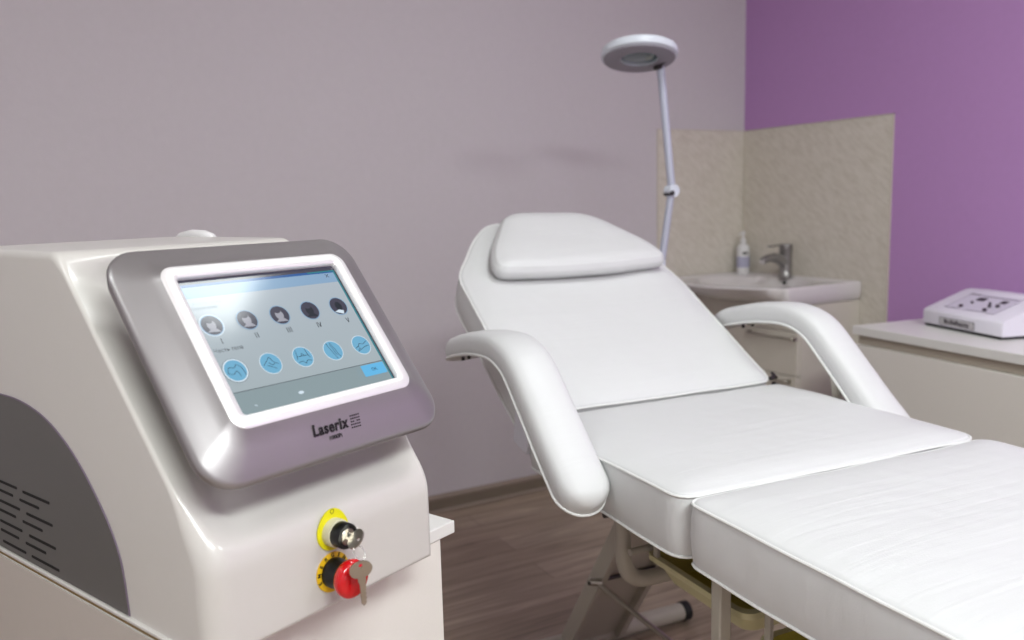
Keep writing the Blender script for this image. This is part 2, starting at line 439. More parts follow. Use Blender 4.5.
frect(.060, .0990, .0722, .0740, 9)
frect(-.1000, .0966, -.0792, -.0535, 3)
frect(-.1000, .0966, -.0539, -.0533, 6)
u1 = [-.0852, -.0444, -.0040, .0362, .0765]
for i, x in enumerate(u1):
    y = .0238
    fcirc(x, y, .0132 if i == 0 else .0122, 8 if i == 0 else 2)
    if i == 0: fcirc(x, y, .0122, 2)
    fcirc(x, y, .0112, 5)
    tone = [7, 7, 7, 5, 5][i]
    if i < 4:
        fcirc(x-.0005, y+.0002, .0050, 7 if i < 3 else 6, .0062, 16)                        # face
        fpoly([(x-.008, y-.0078), (x+.007, y-.0085), (x+.0035, y-.0045), (x-.003, y-.0045)], 7 if i < 3 else 6)   # shoulders
        fcirc(x-.0012, y+.0045, .0036, 5, .0022, 12)                                        # hair
    else:
        fcirc(x, y, .0045, 6, .006, 16); fpoly([(x-.0085, y-.0068), (x+.002, y-.011), (x+.004, y-.0065), (x-.002, y-.0045)], 8)
for i, x in enumerate([-.0851, -.0441, -.0039, .0365, .0768]):
    y = -.0308
    if i == 0: fcirc(x, y, .0137, 6); fcirc(x, y, .0133, 8); fcirc(x, y, .0118, 4)
    else: fcirc(x, y, .0125, 8); fcirc(x, y, .0118, 4)
    w = .0006
    L = {0: [cur([(-.009, -.002), (-.006, .004), (0, .003), (.003, .006), (.0075, .002), (.009, -.007)]), cur([(-.009, -.002), (-.004, -.004), (.001, -.001), (.003, -.007)])],
         1: [cur([(-.009, -.001), (-.004, .003), (.001, .007), (.003, .002), (.008, -.002)]), cur([(-.005, -.002), (0, -.004), (.004, -.007)]), cur([(-.002, .001), (.001, -.002), (.004, -.001)])],
         2: [cur([(-.006, .009), (-.0065, .003), (-.008, -.002)]), cur([(.006, .009), (.0065, .003), (.008, -.002)]), [(-.007, .001), (.007, .001)], cur([(-.008, -.006), (-.003, -.005), (0, -.008), (.003, -.005), (.008, -.006)]), [(-.002, .001), (0, .004), (.002, .001)]],
         3: [cur([(-.005, .010), (-.003, .002), (-.001, -.004), (.001, -.010)]), cur([(.000, .010), (.003, .002), (.004, -.004), (.006, -.009)]), cur([(-.001, .008), (.0005, .001), (.002, -.006)])],
         4: [cur([(-.010, -.003), (-.005, -.001), (-.002, .002), (.003, .001), (.009, .004)]), cur([(-.008, -.007), (-.002, -.005), (.003, -.003), (.010, -.002)]), cur([(-.006, -.001), (-.004, -.004), (-.007, -.005)])]}[i]
    for l in L: fline([(x+a, y+b) for a, b in l], w, 6)
for i, t in enumerate(['I', 'II', 'III', 'IV', 'V']):      # Roman numerals in strokes
    x = u1[i]; y = .0030; h = .0030; st = {'I': [0], 'II': [-.0013, .0013], 'III': [-.0024, 0, .0024]}.get(t)
    if st is not None:
        for q in st: fline([(x+q, y-h), (x+q, y+h)], .0009, 6)
    else:
        if t == 'IV': fline([(x-.0026, y-h), (x-.0026, y+h)], .0009, 6)
        q = .0006 if t == 'IV' else 0
        fline([(x+q-.0018, y+h), (x+q, y-h)], .0009, 6); fline([(x+q+.0018, y+h), (x+q, y-h)], .0009, 6)
fpoly(rrect(.0165, .0070, .0012, 3, .0753, -.0636), 10)
fline([(.0792, .0622), (.0834, .0664)], .0007, 6); fline([(.0792, .0664), (.0834, .0622)], .0007, 6)
fcirc(-.0289, -.0705, .0035, 8, .0018, 14); fline([(-.0845, -.072), (-.083, -.0735)], .0008, 8)
disp = link('display', bm, SMATS, hs, smooth=False); disp['label'] = 'lit touch display with round treatment icons'

def text(name, s, size, m, parent, loc, rot=(0, 0, 0), ext=.00015, off=0, align='CENTER', sx=1, shear=0):
    cu = bpy.data.curves.new(name, 'FONT'); cu.body = s; cu.size = size; cu.extrude = ext; cu.offset = off; cu.align_x = align; cu.align_y = 'CENTER'; cu.shear = shear
    cu.resolution_u = 3; cu.space_character = 1.14 if s == 'Laserix' else 1
    o = bpy.data.objects.new(name, cu); C.objects.link(o)
    dg = bpy.context.evaluated_depsgraph_get(); me = bpy.data.meshes.new_from_object(o.evaluated_get(dg))
    bpy.data.objects.remove(o); bpy.data.curves.remove(cu)
    o = bpy.data.objects.new(name, me); C.objects.link(o); me.materials.clear(); me.materials.append(m)
    o.parent = parent; o.location = loc; o.rotation_euler = rot; o.scale = (sx, 1, 1); return o
text('caption_lettering', 'Часть тела', .0062, SMATS[6], hs, (-.0995, -.0080, zl[0]+.0002), ext=.00002, align='LEFT')
text('title_lettering', 'Фототип кожи', .0048, SMATS[11], hs, (-.0985, .0478, zl[0]+.0002), ext=.00002, align='LEFT')
text('button_lettering', 'OK', .0055, SMATS[6], hs, (.0753, -.0636, zl[0]+.0002), ext=.00002)

# logo on the lower slope of the housing
sa = -atan2(.0118, .0212)            # slope of the bevel between rings
th = atan2(.0118, .0235)        # slope angle ~ 28 deg
lo = Vector((0, -.1130, -.0093)); dv = Vector((0, cos(th), sin(th))); nv = Vector((0, -sin(th), cos(th)))
def onslope(x, v, h=.0007): return Vector((x, 0, 0)) + lo + dv*v + nv*h
text('brand_lettering', 'Laserix', .0166, M_text, hs, onslope(-.0108, .0008), (th, 0, 0), off=.00048, sx=.82, ext=.0002)
text('model_lettering', '1000Pi', .0064, M_text, hs, onslope(-.0065, -.0104), (th, 0, 0), sx=1.0, ext=.0002)
bm = bmesh.new(); Ms = Matrix.Rotation(th, 4, 'X')
for j in range(5):
    for i in range(5):
        if j == 2 and i == 2: continue
        c = onslope(.0172+i*.0027, .0062-j*.0031, .0004)
        lathe(bm, [(.00075, -.0002), (.00075, .0005)], 8, Matrix.Translation(c) @ Ms)
link('logo_dots', bm, M_text, hs, smooth=False)

# key switch on the front face (axis = -y)
AX = Matrix.Rotation(R(90), 4, 'X')      # z -> -y
def at(x, z): return Matrix.Translation(Vector((x, 0, z-ZB))) @ AX
ks = bmesh.new(); tab = [(.0205*sin(a)*1.0, .0205*cos(a)*(1.0)) for a in [2*pi*k/40 for k in range(40)]]
tab = [(x, y + (.0035 if y > .012 else 0)*(y-.012)/.0085) for x, y in tab]
prism(ks, tab, .0, .0016, at(-.001, .8345)); kp = link('key_switch', ks, M_yellow, mac, sharp=40); kp['label'] = 'yellow legend plate with key lock'
bm = bmesh.new(); lathe(bm, [(.0150, .0016), (.0150, .010), (.0145, .0115), (.0125, .012)], 36, at(-.001, .8335)); link('collar', bm, M_ivory, kp)
bm = bmesh.new(); lathe(bm, [(.0132, .0115), (.0135, .013), (.0135, .0235), (.0125, .0250), (.0092, .0250), (.0088, .0235)], 36, at(-.001, .8335)); link('lock_ring', bm, M_black, kp)
bm = bmesh.new(); lathe(bm, [(.0087, .022), (.0087, .0245), (.0080, .0252)], 30, at(-.001, .8335)); box(bm, -.0011, .0011, -.0045, .0045, .025, .0256, at(-.001, .8335), 1)
link('lock_cylinder', bm, [M_nickel, M_black], kp)
bm = bmesh.new(); tube(bm, [at(-.001, .8345) @ Vector((.0022*cos(a), .0212+.0024*sin(a), .0016)) for a in [2*pi*k/16 for k in range(16)]], .00035, 6, closed=True); link('zero_mark', bm, M_text, kp)

# emergency stop
bm = bmesh.new(); lathe(bm, [(.0212, .0), (.0212, .0014), (.0206, .0018)], 44, at(-.004, .7905)); ep = link('emergency_stop', bm, M_yellow2, mac); ep['label'] = 'red mushroom stop button on yellow legend plate'
bm = bmesh.new(); lathe(bm, [(.0158, .0016), (.0158, .010), (.0145, .012), (.0135, .0225)], 36, at(-.004, .7905)); link('collar', bm, M_black, ep)
bm = bmesh.new(); lathe(bm, [(.0120, .020), (.0165, .0215), (.0192, .0245), (.0202, .0280), (.0204, .0310), (.0196, .0338), (.0172, .0358), (.0140, .0371), (.0095, .0381), (.004, .0386)], 44, at(-.004, .7905)); link('mushroom_button', bm, M_red, ep)
for i, ch in enumerate('EMERGENCY'):
    a = R(200 - i*27.5); rad = .0184
    text('legend_lettering', ch, .0058, M_text, ep, at(-.004, .7905) @ Vector((rad*cos(a), rad*sin(a), .0021)), (R(90), 0, 0), off=.00015).rotation_euler = (Matrix.Rotation(R(90), 4, 'X') @ Matrix.Rotation(a-R(90), 4, 'Z')).to_euler()

def Mw(x, y, z): # machine local -> world
    return Matrix.Translation(MO) @ Matrix.Rotation(MA, 4, 'Z') @ Vector((x, y, z-ZB))
# keys
def keyshape(bm, M):
    bow = [(.0088*sin(a), .0068*cos(a)) for a in [2*pi*k/24 for k in range(24)]]
    outer = [(-.003, -.0062), (-.003, -.010), (-.0022, -.0108), (-.0022, -.027), (-.0008, -.029), (.0008, -.028), (.0018, -.026), (.0012, -.0245), (.0024, -.023), (.0014, -.021), (.0024, -.0195), (.0015, -.0175), (.0024, -.016), (.0024, -.0108), (.003, -.010), (.003, -.0062)]
    # bow with a hole: ring quads
    hole = [(.0016*sin(a), .0032+.0016*cos(a)) for a in [2*pi*k/24 for k in range(24)]]
    for z0, z1 in ((-.0008, .0008),):
        A = [bm.verts.new(M @ Vector((x, y, z0))) for x, y in bow]; B = [bm.verts.new(M @ Vector((x, y, z1))) for x, y in bow]
        Cc = [bm.verts.new(M @ Vector((x, y, z1))) for x, y in hole]; D = [bm.verts.new(M @ Vector((x, y, z0))) for x, y in hole]
        for k in range(24):
            j = (k+1) % 24
            for q in ((A[k], A[j], B[j], B[k]), (B[k], B[j], Cc[j], Cc[k]), (Cc[k], Cc[j], D[j], D[k]), (D[k], D[j], A[j], A[k])): bm.faces.new(q)
    prism(bm, outer, -.0008, .0008, M)
bm = bmesh.new(); RZ = Matrix.Rotation
wm = Matrix.Translation(MO) @ Matrix.Rotation(MA, 4, 'Z')
KM = Matrix.Translation((.0, -.0365, .8345-ZB)) @ RZ(R(-12), 4, 'Z') @ RZ(R(-90), 4, 'X') @ RZ(R(180), 4, 'Z') @ RZ(R(58), 4, 'Y') 
# blade (-y of the key) must point to +y of the machine (into the lock)
KM = Matrix.Translation((-.0005, -.0360, .8335-ZB)) @ RZ(R(180), 4, 'Z') @ RZ(R(45), 4, 'Y') @ Matrix.Scale(1.25, 4)
keyshape(bm, KM)
bmesh.ops.transform(bm, matrix=wm, verts=bm.verts)
tag(link('key', bm, M_nickel, smooth=False), 'small steel key pushed into the yellow key switch', 'key')
bm = bmesh.new()
KM2 = Matrix.Translation((-.0100, -.0520, .8085-ZB)) @ RZ(R(90), 4, 'X') @ RZ(R(4), 4, 'Z') @ RZ(R(-25), 4, 'Y') @ Matrix.Scale(1.35, 4)
keyshape(bm, KM2); bmesh.ops.transform(bm, matrix=wm, verts=bm.verts)
tag(link('key', bm, M_nickel, smooth=False), 'steel key hanging in front of the red emergency button', 'key')
bm = bmesh.new()
cR = Vector((-.0045, -.0445, .8225-ZB)); ax1 = Vector((.35, -.5, -.8)).normalized(); ax1 = Vector((.05, -.55, -.83)).normalized(); ax2 = ax1.cross(Vector((-.45, -.75, .5))).normalized()
tube(bm, [wm @ (cR + ax1*.0078*cos(a) + ax2*.0052*sin(a)) for a in [2*pi*k/40 for k in range(40)]], .00055, 8, closed=True)
tag(link('key_ring', bm, M_chrome), 'thin wire ring joining the two keys', 'key ring')

# white handpiece resting behind the machine's top edge, in its holder
hp = thing('handpiece', 'white rounded laser handpiece tip showing behind the machine top', 'handpiece', Mw(.175, .49, 1.103), MA)
bm = bmesh.new()
tube(bm, [(0, .075, -.03), (0, .060, .010), (0, .042, .022), (0, .015, .026), (0, -.015, .025), (0, -.032, .022), (0, -.040, .017)], [.010, .011, .011, .0105, .0105, .0095, .006], 20)
link('grip', bm, M_bottle, hp, sharp=60)
bm = bmesh.new(); tube(bm, [(-.004, -.0385, .019), (-.004, -.0430, .0175)], .006, 16); link('tip_window', bm, M_black, hp)
bm = bmesh.new(); box(bm, -.022, .012, .02, .075, -.02, .004); link('holder', bm, M_body, hp, bevel=.004)
bm = bmesh.new(); tube(bm, smooth_path([(0, .074, -.028), (.005, .12, -.10), (.02, .10, -.22), (.0, .08, -.33)], 6), .011, 12); link('hose', bm, M_greypl, hp)

# ------------------------------------------------------------------ cabinet under the machine
cab = thing('side_cabinet', 'white melamine cabinet carrying the laser machine', 'cabinet', Mw(0, 0, 0), MA)
bm = bmesh.new(); box(bm, -.1488, .258, .064, .64, .7295, .7465); link('worktop', bm, M_top, cab, bevel=.0012)
bm = bmesh.new()
box(bm, -.1485, .233, .072, .63, .08, .7295); box(bm, -.13, .223, .10, .61, .0, .08)
link('carcass', bm, M_melam, cab, bevel=.001)
bm = bmesh.new(); box(bm, -.147, .231, .066, .0715, .10, .7285); link('door', bm, M_melam, cab, bevel=.0008)
bm = bmesh.new(); box(bm, -.1505, -.1489, .0735, .63, .08, .7463); link('side_panel', bm, mat('shade_toned_laminate', (190, 182, 175), .3, bump=.03), cab, smooth=False)  # laminate colour darkened to paint in the weaker light on the left side

# ------------------------------------------------------------------ treatment couch
BA = -R(4)
BO = Vector((1.07, .872, 0))
couch = thing('treatment_couch', 'white leatherette treatment couch with raised backrest and curved armrests', 'couch', BO, BA)
Mb = Matrix.Translation(BO) @ Matrix.Rotation(BA, 4, 'Z')
def cushion(name, outline, thick, parent, M, m=M_leather, crown=.006, rt=.010, pipe=.0022, bulge=.004, dish=0, puff=None):
    """outline in (x, y) at top surface z=0, thickness downwards"""
    Pn = resample(outline, .012)
    if area(Pn) < 0: Pn.reverse()
    rings = []
    def ring(o, z): rings.append([Vector((p.x, p.y, z)) for p in offs(Pn, o)])
    ring(.05, -thick+.0); ring(.012, -thick); ring(.003, -thick+.003); ring(0, -thick+.008)
    ring(-bulge*.7, -thick*.72); ring(-bulge, -thick*.5); ring(-bulge*.6, -thick*.25)
    ring(0, -.008); ring(.0015, -.004); ring(.005, -.0008); ring(rt, 0)
    c0 = sum(rings[-1], Vector())/len(Pn); base = rings[-1]
    for t in (.03, .07, .12, .18, .26, .36, .48, .62, .78, .9):
        hgt = crown*(1-math.exp(-t/.10)) - dish*sstep(.2, .9, t)
        rings.append([Vector((*(p.lerp(c0, t)).xy, hgt)) for p in base])
    bm = bmesh.new()
    V = loft(bm, rings, capa=True, capb=False)
    cv = bm.verts.new((c0.x, c0.y, crown-dish)); prev = V[-1]; n = len(prev)
    for k in range(n): bm.faces.new((prev[k], prev[(k+1) % n], cv))
    if puff:
        for v in bm.verts: v.co = puff(v.co)
    bmesh.ops.transform(bm, matrix=M, verts=bm.verts)
    o = link(name, bm, m, parent, sharp=0)
    if pipe:
        for (dz, nm) in ((-.0045, 'piping'), (-thick+.006, 'piping')):
            bm = bmesh.new(); q = [Vector((p.x, p.y, dz)) for p in offs(Pn, -.0006)]
            if puff: q = [puff(v) for v in q]
            tube(bm, [M @ v for v in q], pipe, 6, closed=True); link(nm, bm, M_piping, o)
    return o
def wob(seed, a=.0022):
    def f(v):
        n = noise.noise_vector(Vector((v.x*9+seed, v.y*9, v.z*14)))
        return v + Vector((n.x*a, n.y*a, n.z*a*.9))
    return f
HB = .745
seat_o = roundpoly([(-.314, .004), (.316, .004), (.322, .28), (.318, .505), (-.316, .505), (-.318, .28)], [.035, .045, .1, .02, .02, .1])
cushion('seat_cushion', seat_o, .102, couch, Matrix.Translation((0, 0, HB)), puff=wob(3), crown=.010)
leg_o = roundpoly([(.316, -.006), (-.314, -.006), (-.312, -.62), (.314, -.62)], [.035, .028, .09, .09])
cushion('leg_rest_cushion', leg_o, .101, couch, Matrix.Translation((0, 0, HB)), puff=wob(11), crown=.010)
# crumpled covers where the sections meet
BAK = R(31)
MBk = Matrix.Translation((0, .510, .752)) @ Matrix.Rotation(BAK, 4, 'X')
back_o = roundpoly([(-.306, .0), (.302, .0), (.300, .42), (.270, .555), (.165, .690), (-.135, .700), (-.195, .630), (-.296, .475)], [.02, .025, .12, .08, .07, .04, .06, .05])
cushion('backrest_cushion', back_o, .085, couch, MBk, puff=wob(21), crown=.010, dish=.004)
# pads below the cushions (boards)
bm = bmesh.new(); box(bm, -.27, .27, .02, .49, HB-.114, HB-.101); box(bm, -.27, .27, -.60, -.02, HB-.114, HB-.100)
box(bm, -.25, .25, .02, .50, -.100, -.0845, MBk); link('base_board', bm, M_steel, couch, bevel=.002)

# head pillow
MP = Mb @ MBk @ Matrix.Translation((0, 0, .0115+.043))
pil_o = roundpoly([(-.225, .425), (.02, .412), (.262, .432), (.245, .50), (.135, .655), (-.105, .668), (-.205, .50)], [.05, .2, .035, .08, .06, .05, .1])
po = cushion('head_pillow', pil_o, .042, None, MP, puff=wob(33, .0015), crown=.007, bulge=.006, pipe=0)
tag(po, 'flat white trapezoid head pillow lying on top of the couch backrest', 'pillow')

# armrests
def armrest(sx, dv):
    """centre-line of the top surface in (v, z)"""
    top = [(.745, .872), (.71, .884), (.66, .898), (.58, .914), (.50, .922), (.45, .920), (.405, .908), (.37, .888), (.33, .853), (.285, .812), (.235, .766), (.19, .728), (.155, .698)]
    path = smooth_path([(0, v+dv, z) for v, z in top], 5)
    xc = sx*(.366 if sx < 0 else .358); W = .0465 if sx < 0 else .042; TH = .044
    L = [0]
    for a, b in zip(path, path[1:]): L.append(L[-1]+(b-a).length)
    T = L[-1]; rings = []; edges = ([], [])
    ends = [0, .0015, .004, .008, .014, .022, .032, .044]
    ss = ends + [.05+(T-.10)*k/46 for k in range(47)] + [T-e for e in reversed(ends)]
    bm = bmesh.new()
    for s in ss:
        i = max(j for j in range(len(L)) if L[j] <= s+1e-9); i = min(i, len(path)-2)
        p = path[i].lerp(path[i+1], (s-L[i])/(L[i+1]-L[i])); d = (path[i+1]-path[i]).normalized()
        if i > 0: d = (d + (path[i]-path[i-1]).normalized()*(1-(s-L[i])/(L[i+1]-L[i]))).normalized()
        nrm = Vector((0, -d.z, d.y)); 
        if nrm.z < 0: nrm = -nrm
        e = min(s, T-s); w = W*sqrt(max(.0004, 1-max(0, (1-e/W))**2)) if e < W else W
        th = TH*(.25+.75*sqrt(max(0, 1-max(0, 1-e/.06)**2))) if s < .06 else TH*(.45+.55*sqrt(max(0, 1-max(0, 1-e/.03)**2)))
        ring = []
        sec = [(-.90, -1), (-1, -.93), (-1.03, -.72), (-1.0, -.42), (-.93, -.2), (-.78, -.06), (-.5, .03), (0, .06), (.5, .03), (.78, -.06), (.93, -.2), (1.0, -.42), (1.03, -.72), (1, -.93), (.90, -1), (0, -1)]
        for a, b in sec: ring.append(Vector((xc, p.y, p.z)) + Vector((1, 0, 0))*a*w + nrm*(-TH + (b+1)*th))
        rings.append(ring)
        edges[0].append(Vector((xc-w*1.01, p.y, p.z)) - nrm*TH*.94); edges[1].append(Vector((xc+w*1.01, p.y, p.z)) - nrm*TH*.94)
    loft(bm, rings); o = link('armrest', bm, M_leather, couch, sharp=0)
    bm = bmesh.new(); tube(bm, edges[0] + edges[1][::-1], .0030, 6, closed=True); link('piping', bm, M_piping, o)
    # metal strap below the pad
    bm = bmesh.new()
    for i in (0,):
        q = [r[-1] for r in rings[14:50]]
        for a, b in zip(q, q[1:]):
            d = (b-a); vs = []
            n = Vector((0, -d.z, d.y)).normalized(); n = n if n.z > 0 else -n
            for pnt in (a, b):
                vs += [bm.verts.new(pnt + Vector((x, 0, 0)) - n*h) for x, h in ((-.016, .0), (.016, .0), (.016, .004), (-.016, .004))]
            for k in range(4): bm.faces.new((vs[k], vs[(k+1) % 4], vs[4+(k+1) % 4], vs[4+k]))
    link('strap', bm, M_steel, o)
    # bolts on the underside
    for k in (9, 12, 40, 47):
        r = rings[k]; bm = bmesh.new(); c = r[-1] + Vector((-sx*(-.018), 0, 0)); n = (r[7]-r[-1]).normalized()
        tube(bm, [c, c-n*.008], .004, 8); link('bolt', bm, M_darkmetal, o)
    return o
armrest(-1, .0); armrest(1, .025)
M_lilac = mat('lilac_grey_plastic', (214, 212, 222), .45)
def brackets(sx):
    bm = bmesh.new()
    a = Vector((sx*.322, .37, .80)); 
    MM = Matrix.Translation((sx*.338, .475, .790)) @ Matrix.Rotation(R(-35), 4, 'X')
    box(bm, -.012, .012, -.030, .025, -.035, .05, MM); box(bm, -.020, .03 if sx < 0 else .012, -.008, .010, -.025, -.015, MM)
    if sx < 0: link('armrest_bracket', bm, M_lilac, couch, bevel=.002)
    else: bm.free()
    bm = bmesh.new(); tube(bm, fillet([(sx*.335, .36, .80), (sx*.335, .34, .70), (sx*.335, .33, .66), (sx*.22, .33, .628)], .02), .009, 10); link('armrest_post', bm, M_steel, couch)
    bm = bmesh.new(); MM = Matrix.Translation((sx*.312, .515, .735)); MM = Matrix.Translation((sx*.318, .512, .742)) @ Matrix.Rotation(R(12), 4, 'X'); box(bm, -.008, .008, -.030, .034, -.062, .012, MM) if sx < 0 else box(bm, -.004, .004, -.012, .012, -.05, .0, MM); link('hinge', bm, M_lilac if sx < 0 else M_darkmetal, couch, bevel=.002)
    bm = bmesh.new(); tube(bm, [(sx*.270, -.001, .645), (sx*.292, -.001, .645)], .007, 12); link('pivot_bolt', bm, M_darkmetal, couch)
brackets(-1); brackets(1)
bm = bmesh.new(); tube(bm, [(.300, .512, .755), (.320, .520, .755)], .005, 10); tube(bm, [(.318, .512, .755), (.328, .538, .760)], .0035, 8); link('release_lever', bm, M_darkmetal, couch)

# frame: U-shaped tube under the seat
bm = bmesh.new()
tube(bm, fillet([(-.232, .30, .640), (-.232, .29, .474), (.232, .29, .474), (.232, .30, .640)], .055, 8), .0150, 14); link('seat_frame', bm, M_steel, couch)
bm = bmesh.new(); box(bm, -.222, -.196, -.50, .47, .606, .633); link('side_rail', bm, M_steel, couch, bevel=.003)
bm = bmesh.new(); box(bm, .196, .222, -.50, .47, .606, .633); link('side_rail', bm, M_steel, couch, bevel=.003)
bm = bmesh.new(); tube(bm, [(-.238, .262, .545), (-.12, .262, .550), (.25, .262, .550)], .007, 10); link('cross_rod', bm, M_steel, couch)
for sx in (-1, 1):
    bm = bmesh.new(); tube(bm, [(sx*.235, .316, .600), (sx*.258, .318, .600)], .006, 10); link('frame_bolt', bm, M_darkmetal, couch)
# slanting plate legs and foot bars
def legplate(v0, z0, v1, z1):
    bm = bmesh.new(); a = Vector((0, v0, z0)); b = Vector((0, v1, z1)); d = (b-a).normalized(); n = Vector((0, -d.z, d.y))
    for x0, x1, t in ((-.070, -.052, .022), (.082, .100, .022), (-.054, .084, .004)):
        vs = []
        for p in (a, b):
            vs += [bm.verts.new(p + Vector((x, 0, 0)) + n*h) for x, h in ((x0, -t), (x1, -t), (x1, t), (x0, t))]
        for k in range(4): bm.faces.new((vs[k], vs[(k+1) % 4], vs[4+(k+1) % 4], vs[4+k]))
        bm.faces.new(vs[:4][::-1]); bm.faces.new(vs[4:])
    return bm
link('leg', legplate(.845, .035, .45, .625), M_steel, couch, bevel=.002)
link('leg', legplate(-.36, .035, -.10, .62), M_steel, couch, bevel=.002)
for v in (.86, -.37):
    bm = bmesh.new(); tube(bm, [(-.30, v, .030), (.318, v, .030)], .0235, 18); fb = link('foot_bar', bm, M_steel, couch)
    for a, b in ((-.315, -.296), (.308, .330)):
        bm = bmesh.new(); tube(bm, [(a, v, .030), (b, v, .030)], .0262, 18); link('end_cap', bm, M_rubber, fb)
bm = bmesh.new(); tube(bm, [(-.082, .651, .291), (.0, .484, .21), (.155, .165, .055)], .0062, 10); tube(bm, [(-.094, .660, .291), (-.070, .642, .291)], .0095, 10)
link('gas_rod', bm, M_nickel, couch)
bm = bmesh.new(); tube(bm, [(-.10, .655, .291), (.10, .655, .291)], .005, 10); link('rod_axle', bm, M_darkmetal, couch)
bm = bmesh.new(); box(bm, -.251, -.229, -.004, .018, .04, .648); link('support_post', bm, M_steel, couch, bevel=.003)
bm = bmesh.new(); box(bm, .239, .261, -.004, .018, .04, .648); link('support_post', bm, M_steel, couch, bevel=.003)
bm = bmesh.new(); tube(bm, [(-.32, .007, .022), (.32, .007, .022)], .018, 14); link('floor_bar', bm, M_steel, couch)
# drawers (olive trays with pale rims) below the seat
def tray(x0, x1, y0, y1, zt, h):
    bm = bmesh.new(); cx, cy, w, d = (x0+x1)/2, (y0+y1)/2, (x1-x0)/2, (y1-y0)/2
    def rg(o, z): return [Vector((x, y, z)) for x, y in rrect(w-o, d-o, .022, 5, cx, cy)]
    loft(bm, [rg(.030, zt-h), rg(.012, zt-.012), rg(.0, zt-.010), rg(.0, zt), rg(.012, zt)], capb=False)
    o = link('tray', bm, M_traywall, couch)
    bm = bmesh.new(); loft(bm, [rg(.012, zt), rg(.014, zt-.012), rg(.032, zt-h+.004)], capa=False); link('tray_lining', bm, M_tray, o)
tray(-.208, .20, -.01, .262, .543, .048)
tray(-.208, .20, -.32, -.03, .520, .055)
for y in (.04, .225, -.27, -.06):
    zt = .5425 if y > 0 else .5195
    for x in (-.205, .193):
        bm = bmesh.new(); box(bm, x, x+.006, y, y+.012, zt, .608); link('tray_hanger', bm, M_steel, couch, smooth=False)

# ------------------------------------------------------------------ magnifying lamp
M_larm = mat('blue_grey_lamp_arm', (178, 180, 196), .35)
LM = thing('magnifying_lamp', 'white ring magnifier lamp on thin jointed arm behind the couch', 'lamp', (1.665, 2.03, 0), 0)
def lp(x, y, z): return (x-1.665, y-2.03, z)
hc = Vector(lp(1.582, 2.075, 1.590))
HM = Matrix.Translation(hc) @ Matrix.Rotation(R(-12.5), 4, Vector((cos(R(37)), -sin(R(37)), 0)))
bm = bmesh.new()
lathe(bm, [(.055, -.012), (.064, -.014), (.064, -.0142), (.066, -.0105), (.106, -.0105), (.110, -.008), (.1135, -.006), (.1145, .002), (.112, .014), (.106, .0185), (.064, .0195), (.060, .018), (.056, .010), (.055, -.012)], 56, HM, capb=False, capt=False)
hd = link('lamp_head', bm, M_lamp, LM)
bm = bmesh.new(); lathe(bm, [(.0560, -.0100), (.0565, -.0155), (.064, -.0168), (.100, -.0160), (.1055, -.0140), (.1065, -.0108)], 56, HM, capb=False, capt=False); link('light_cover', bm, M_lampring, hd)
bm = bmesh.new(); lathe(bm, [(.0555, -.006), (.040, -.0085), (.020, -.0098), (.001, -.0102), (.001, .0060), (.030, .0045), (.0555, .0)], 40, HM); link('lens', bm, M_lens, hd)
j0 = Vector(lp(1.662, 2.075, 1.560)); j1 = Vector(lp(1.668, 2.03, 1.193)); j2 = Vector(lp(1.628, 2.03, .965))
bm = bmesh.new(); tube(bm, [HM @ Vector((.085, -.055, -.006)), j0 + Vector((-.012, 0, .004)), j0], .006, 12); tube(bm, [j0+Vector((-.010, -.012, -.001)), j0+Vector((-.010, .012, -.001))], .0085, 14); link('head_joint', bm, M_darkmetal, LM)
bm = bmesh.new(); tube(bm, [j0, j1], .0120, 14); link('upper_arm', bm, M_larm, LM)
bm = bmesh.new(); tube(bm, [j1+Vector((0, -.015, -.005)), j1+Vector((0, .015, -.005))], .019, 18); link('elbow', bm, M_lamp, LM)
bm = bmesh.new(); tube(bm, [j1+Vector((-.010, -.017, -.012)), j1+Vector((-.010, .017, -.012))], .008, 12); link('elbow_knob', bm, M_darkmetal, LM)
bm = bmesh.new(); tube(bm, [j1, j2], .0110, 14); link('lower_arm', bm, M_larm, LM)
bx_ = Vector((j2.x, j2.y, 0))
bm = bmesh.new(); tube(bm, [(bx_.x, bx_.y, .045), (bx_.x, bx_.y, .98)], .013, 14); link('pole', bm, M_lamp, LM)
for k in range(5):
    a = R(54+72*k); bm = bmesh.new(); e = bx_ + Vector((.13*cos(a), .13*sin(a), .05))
    tube(bm, [bx_+Vector((0, 0, .062)), e], [.014, .010], 10); lg = link('leg', bm, M_lamp, LM)
    bm = bmesh.new(); tube(bm, [(e.x-.010*sin(a), e.y+.010*cos(a), .0225), (e.x+.010*sin(a), e.y-.010*cos(a), .0225)], .0222, 16); tube(bm, [(e.x, e.y, .03), (e.x, e.y, .055)], .004, 8); link('caster', bm, M_black, lg)

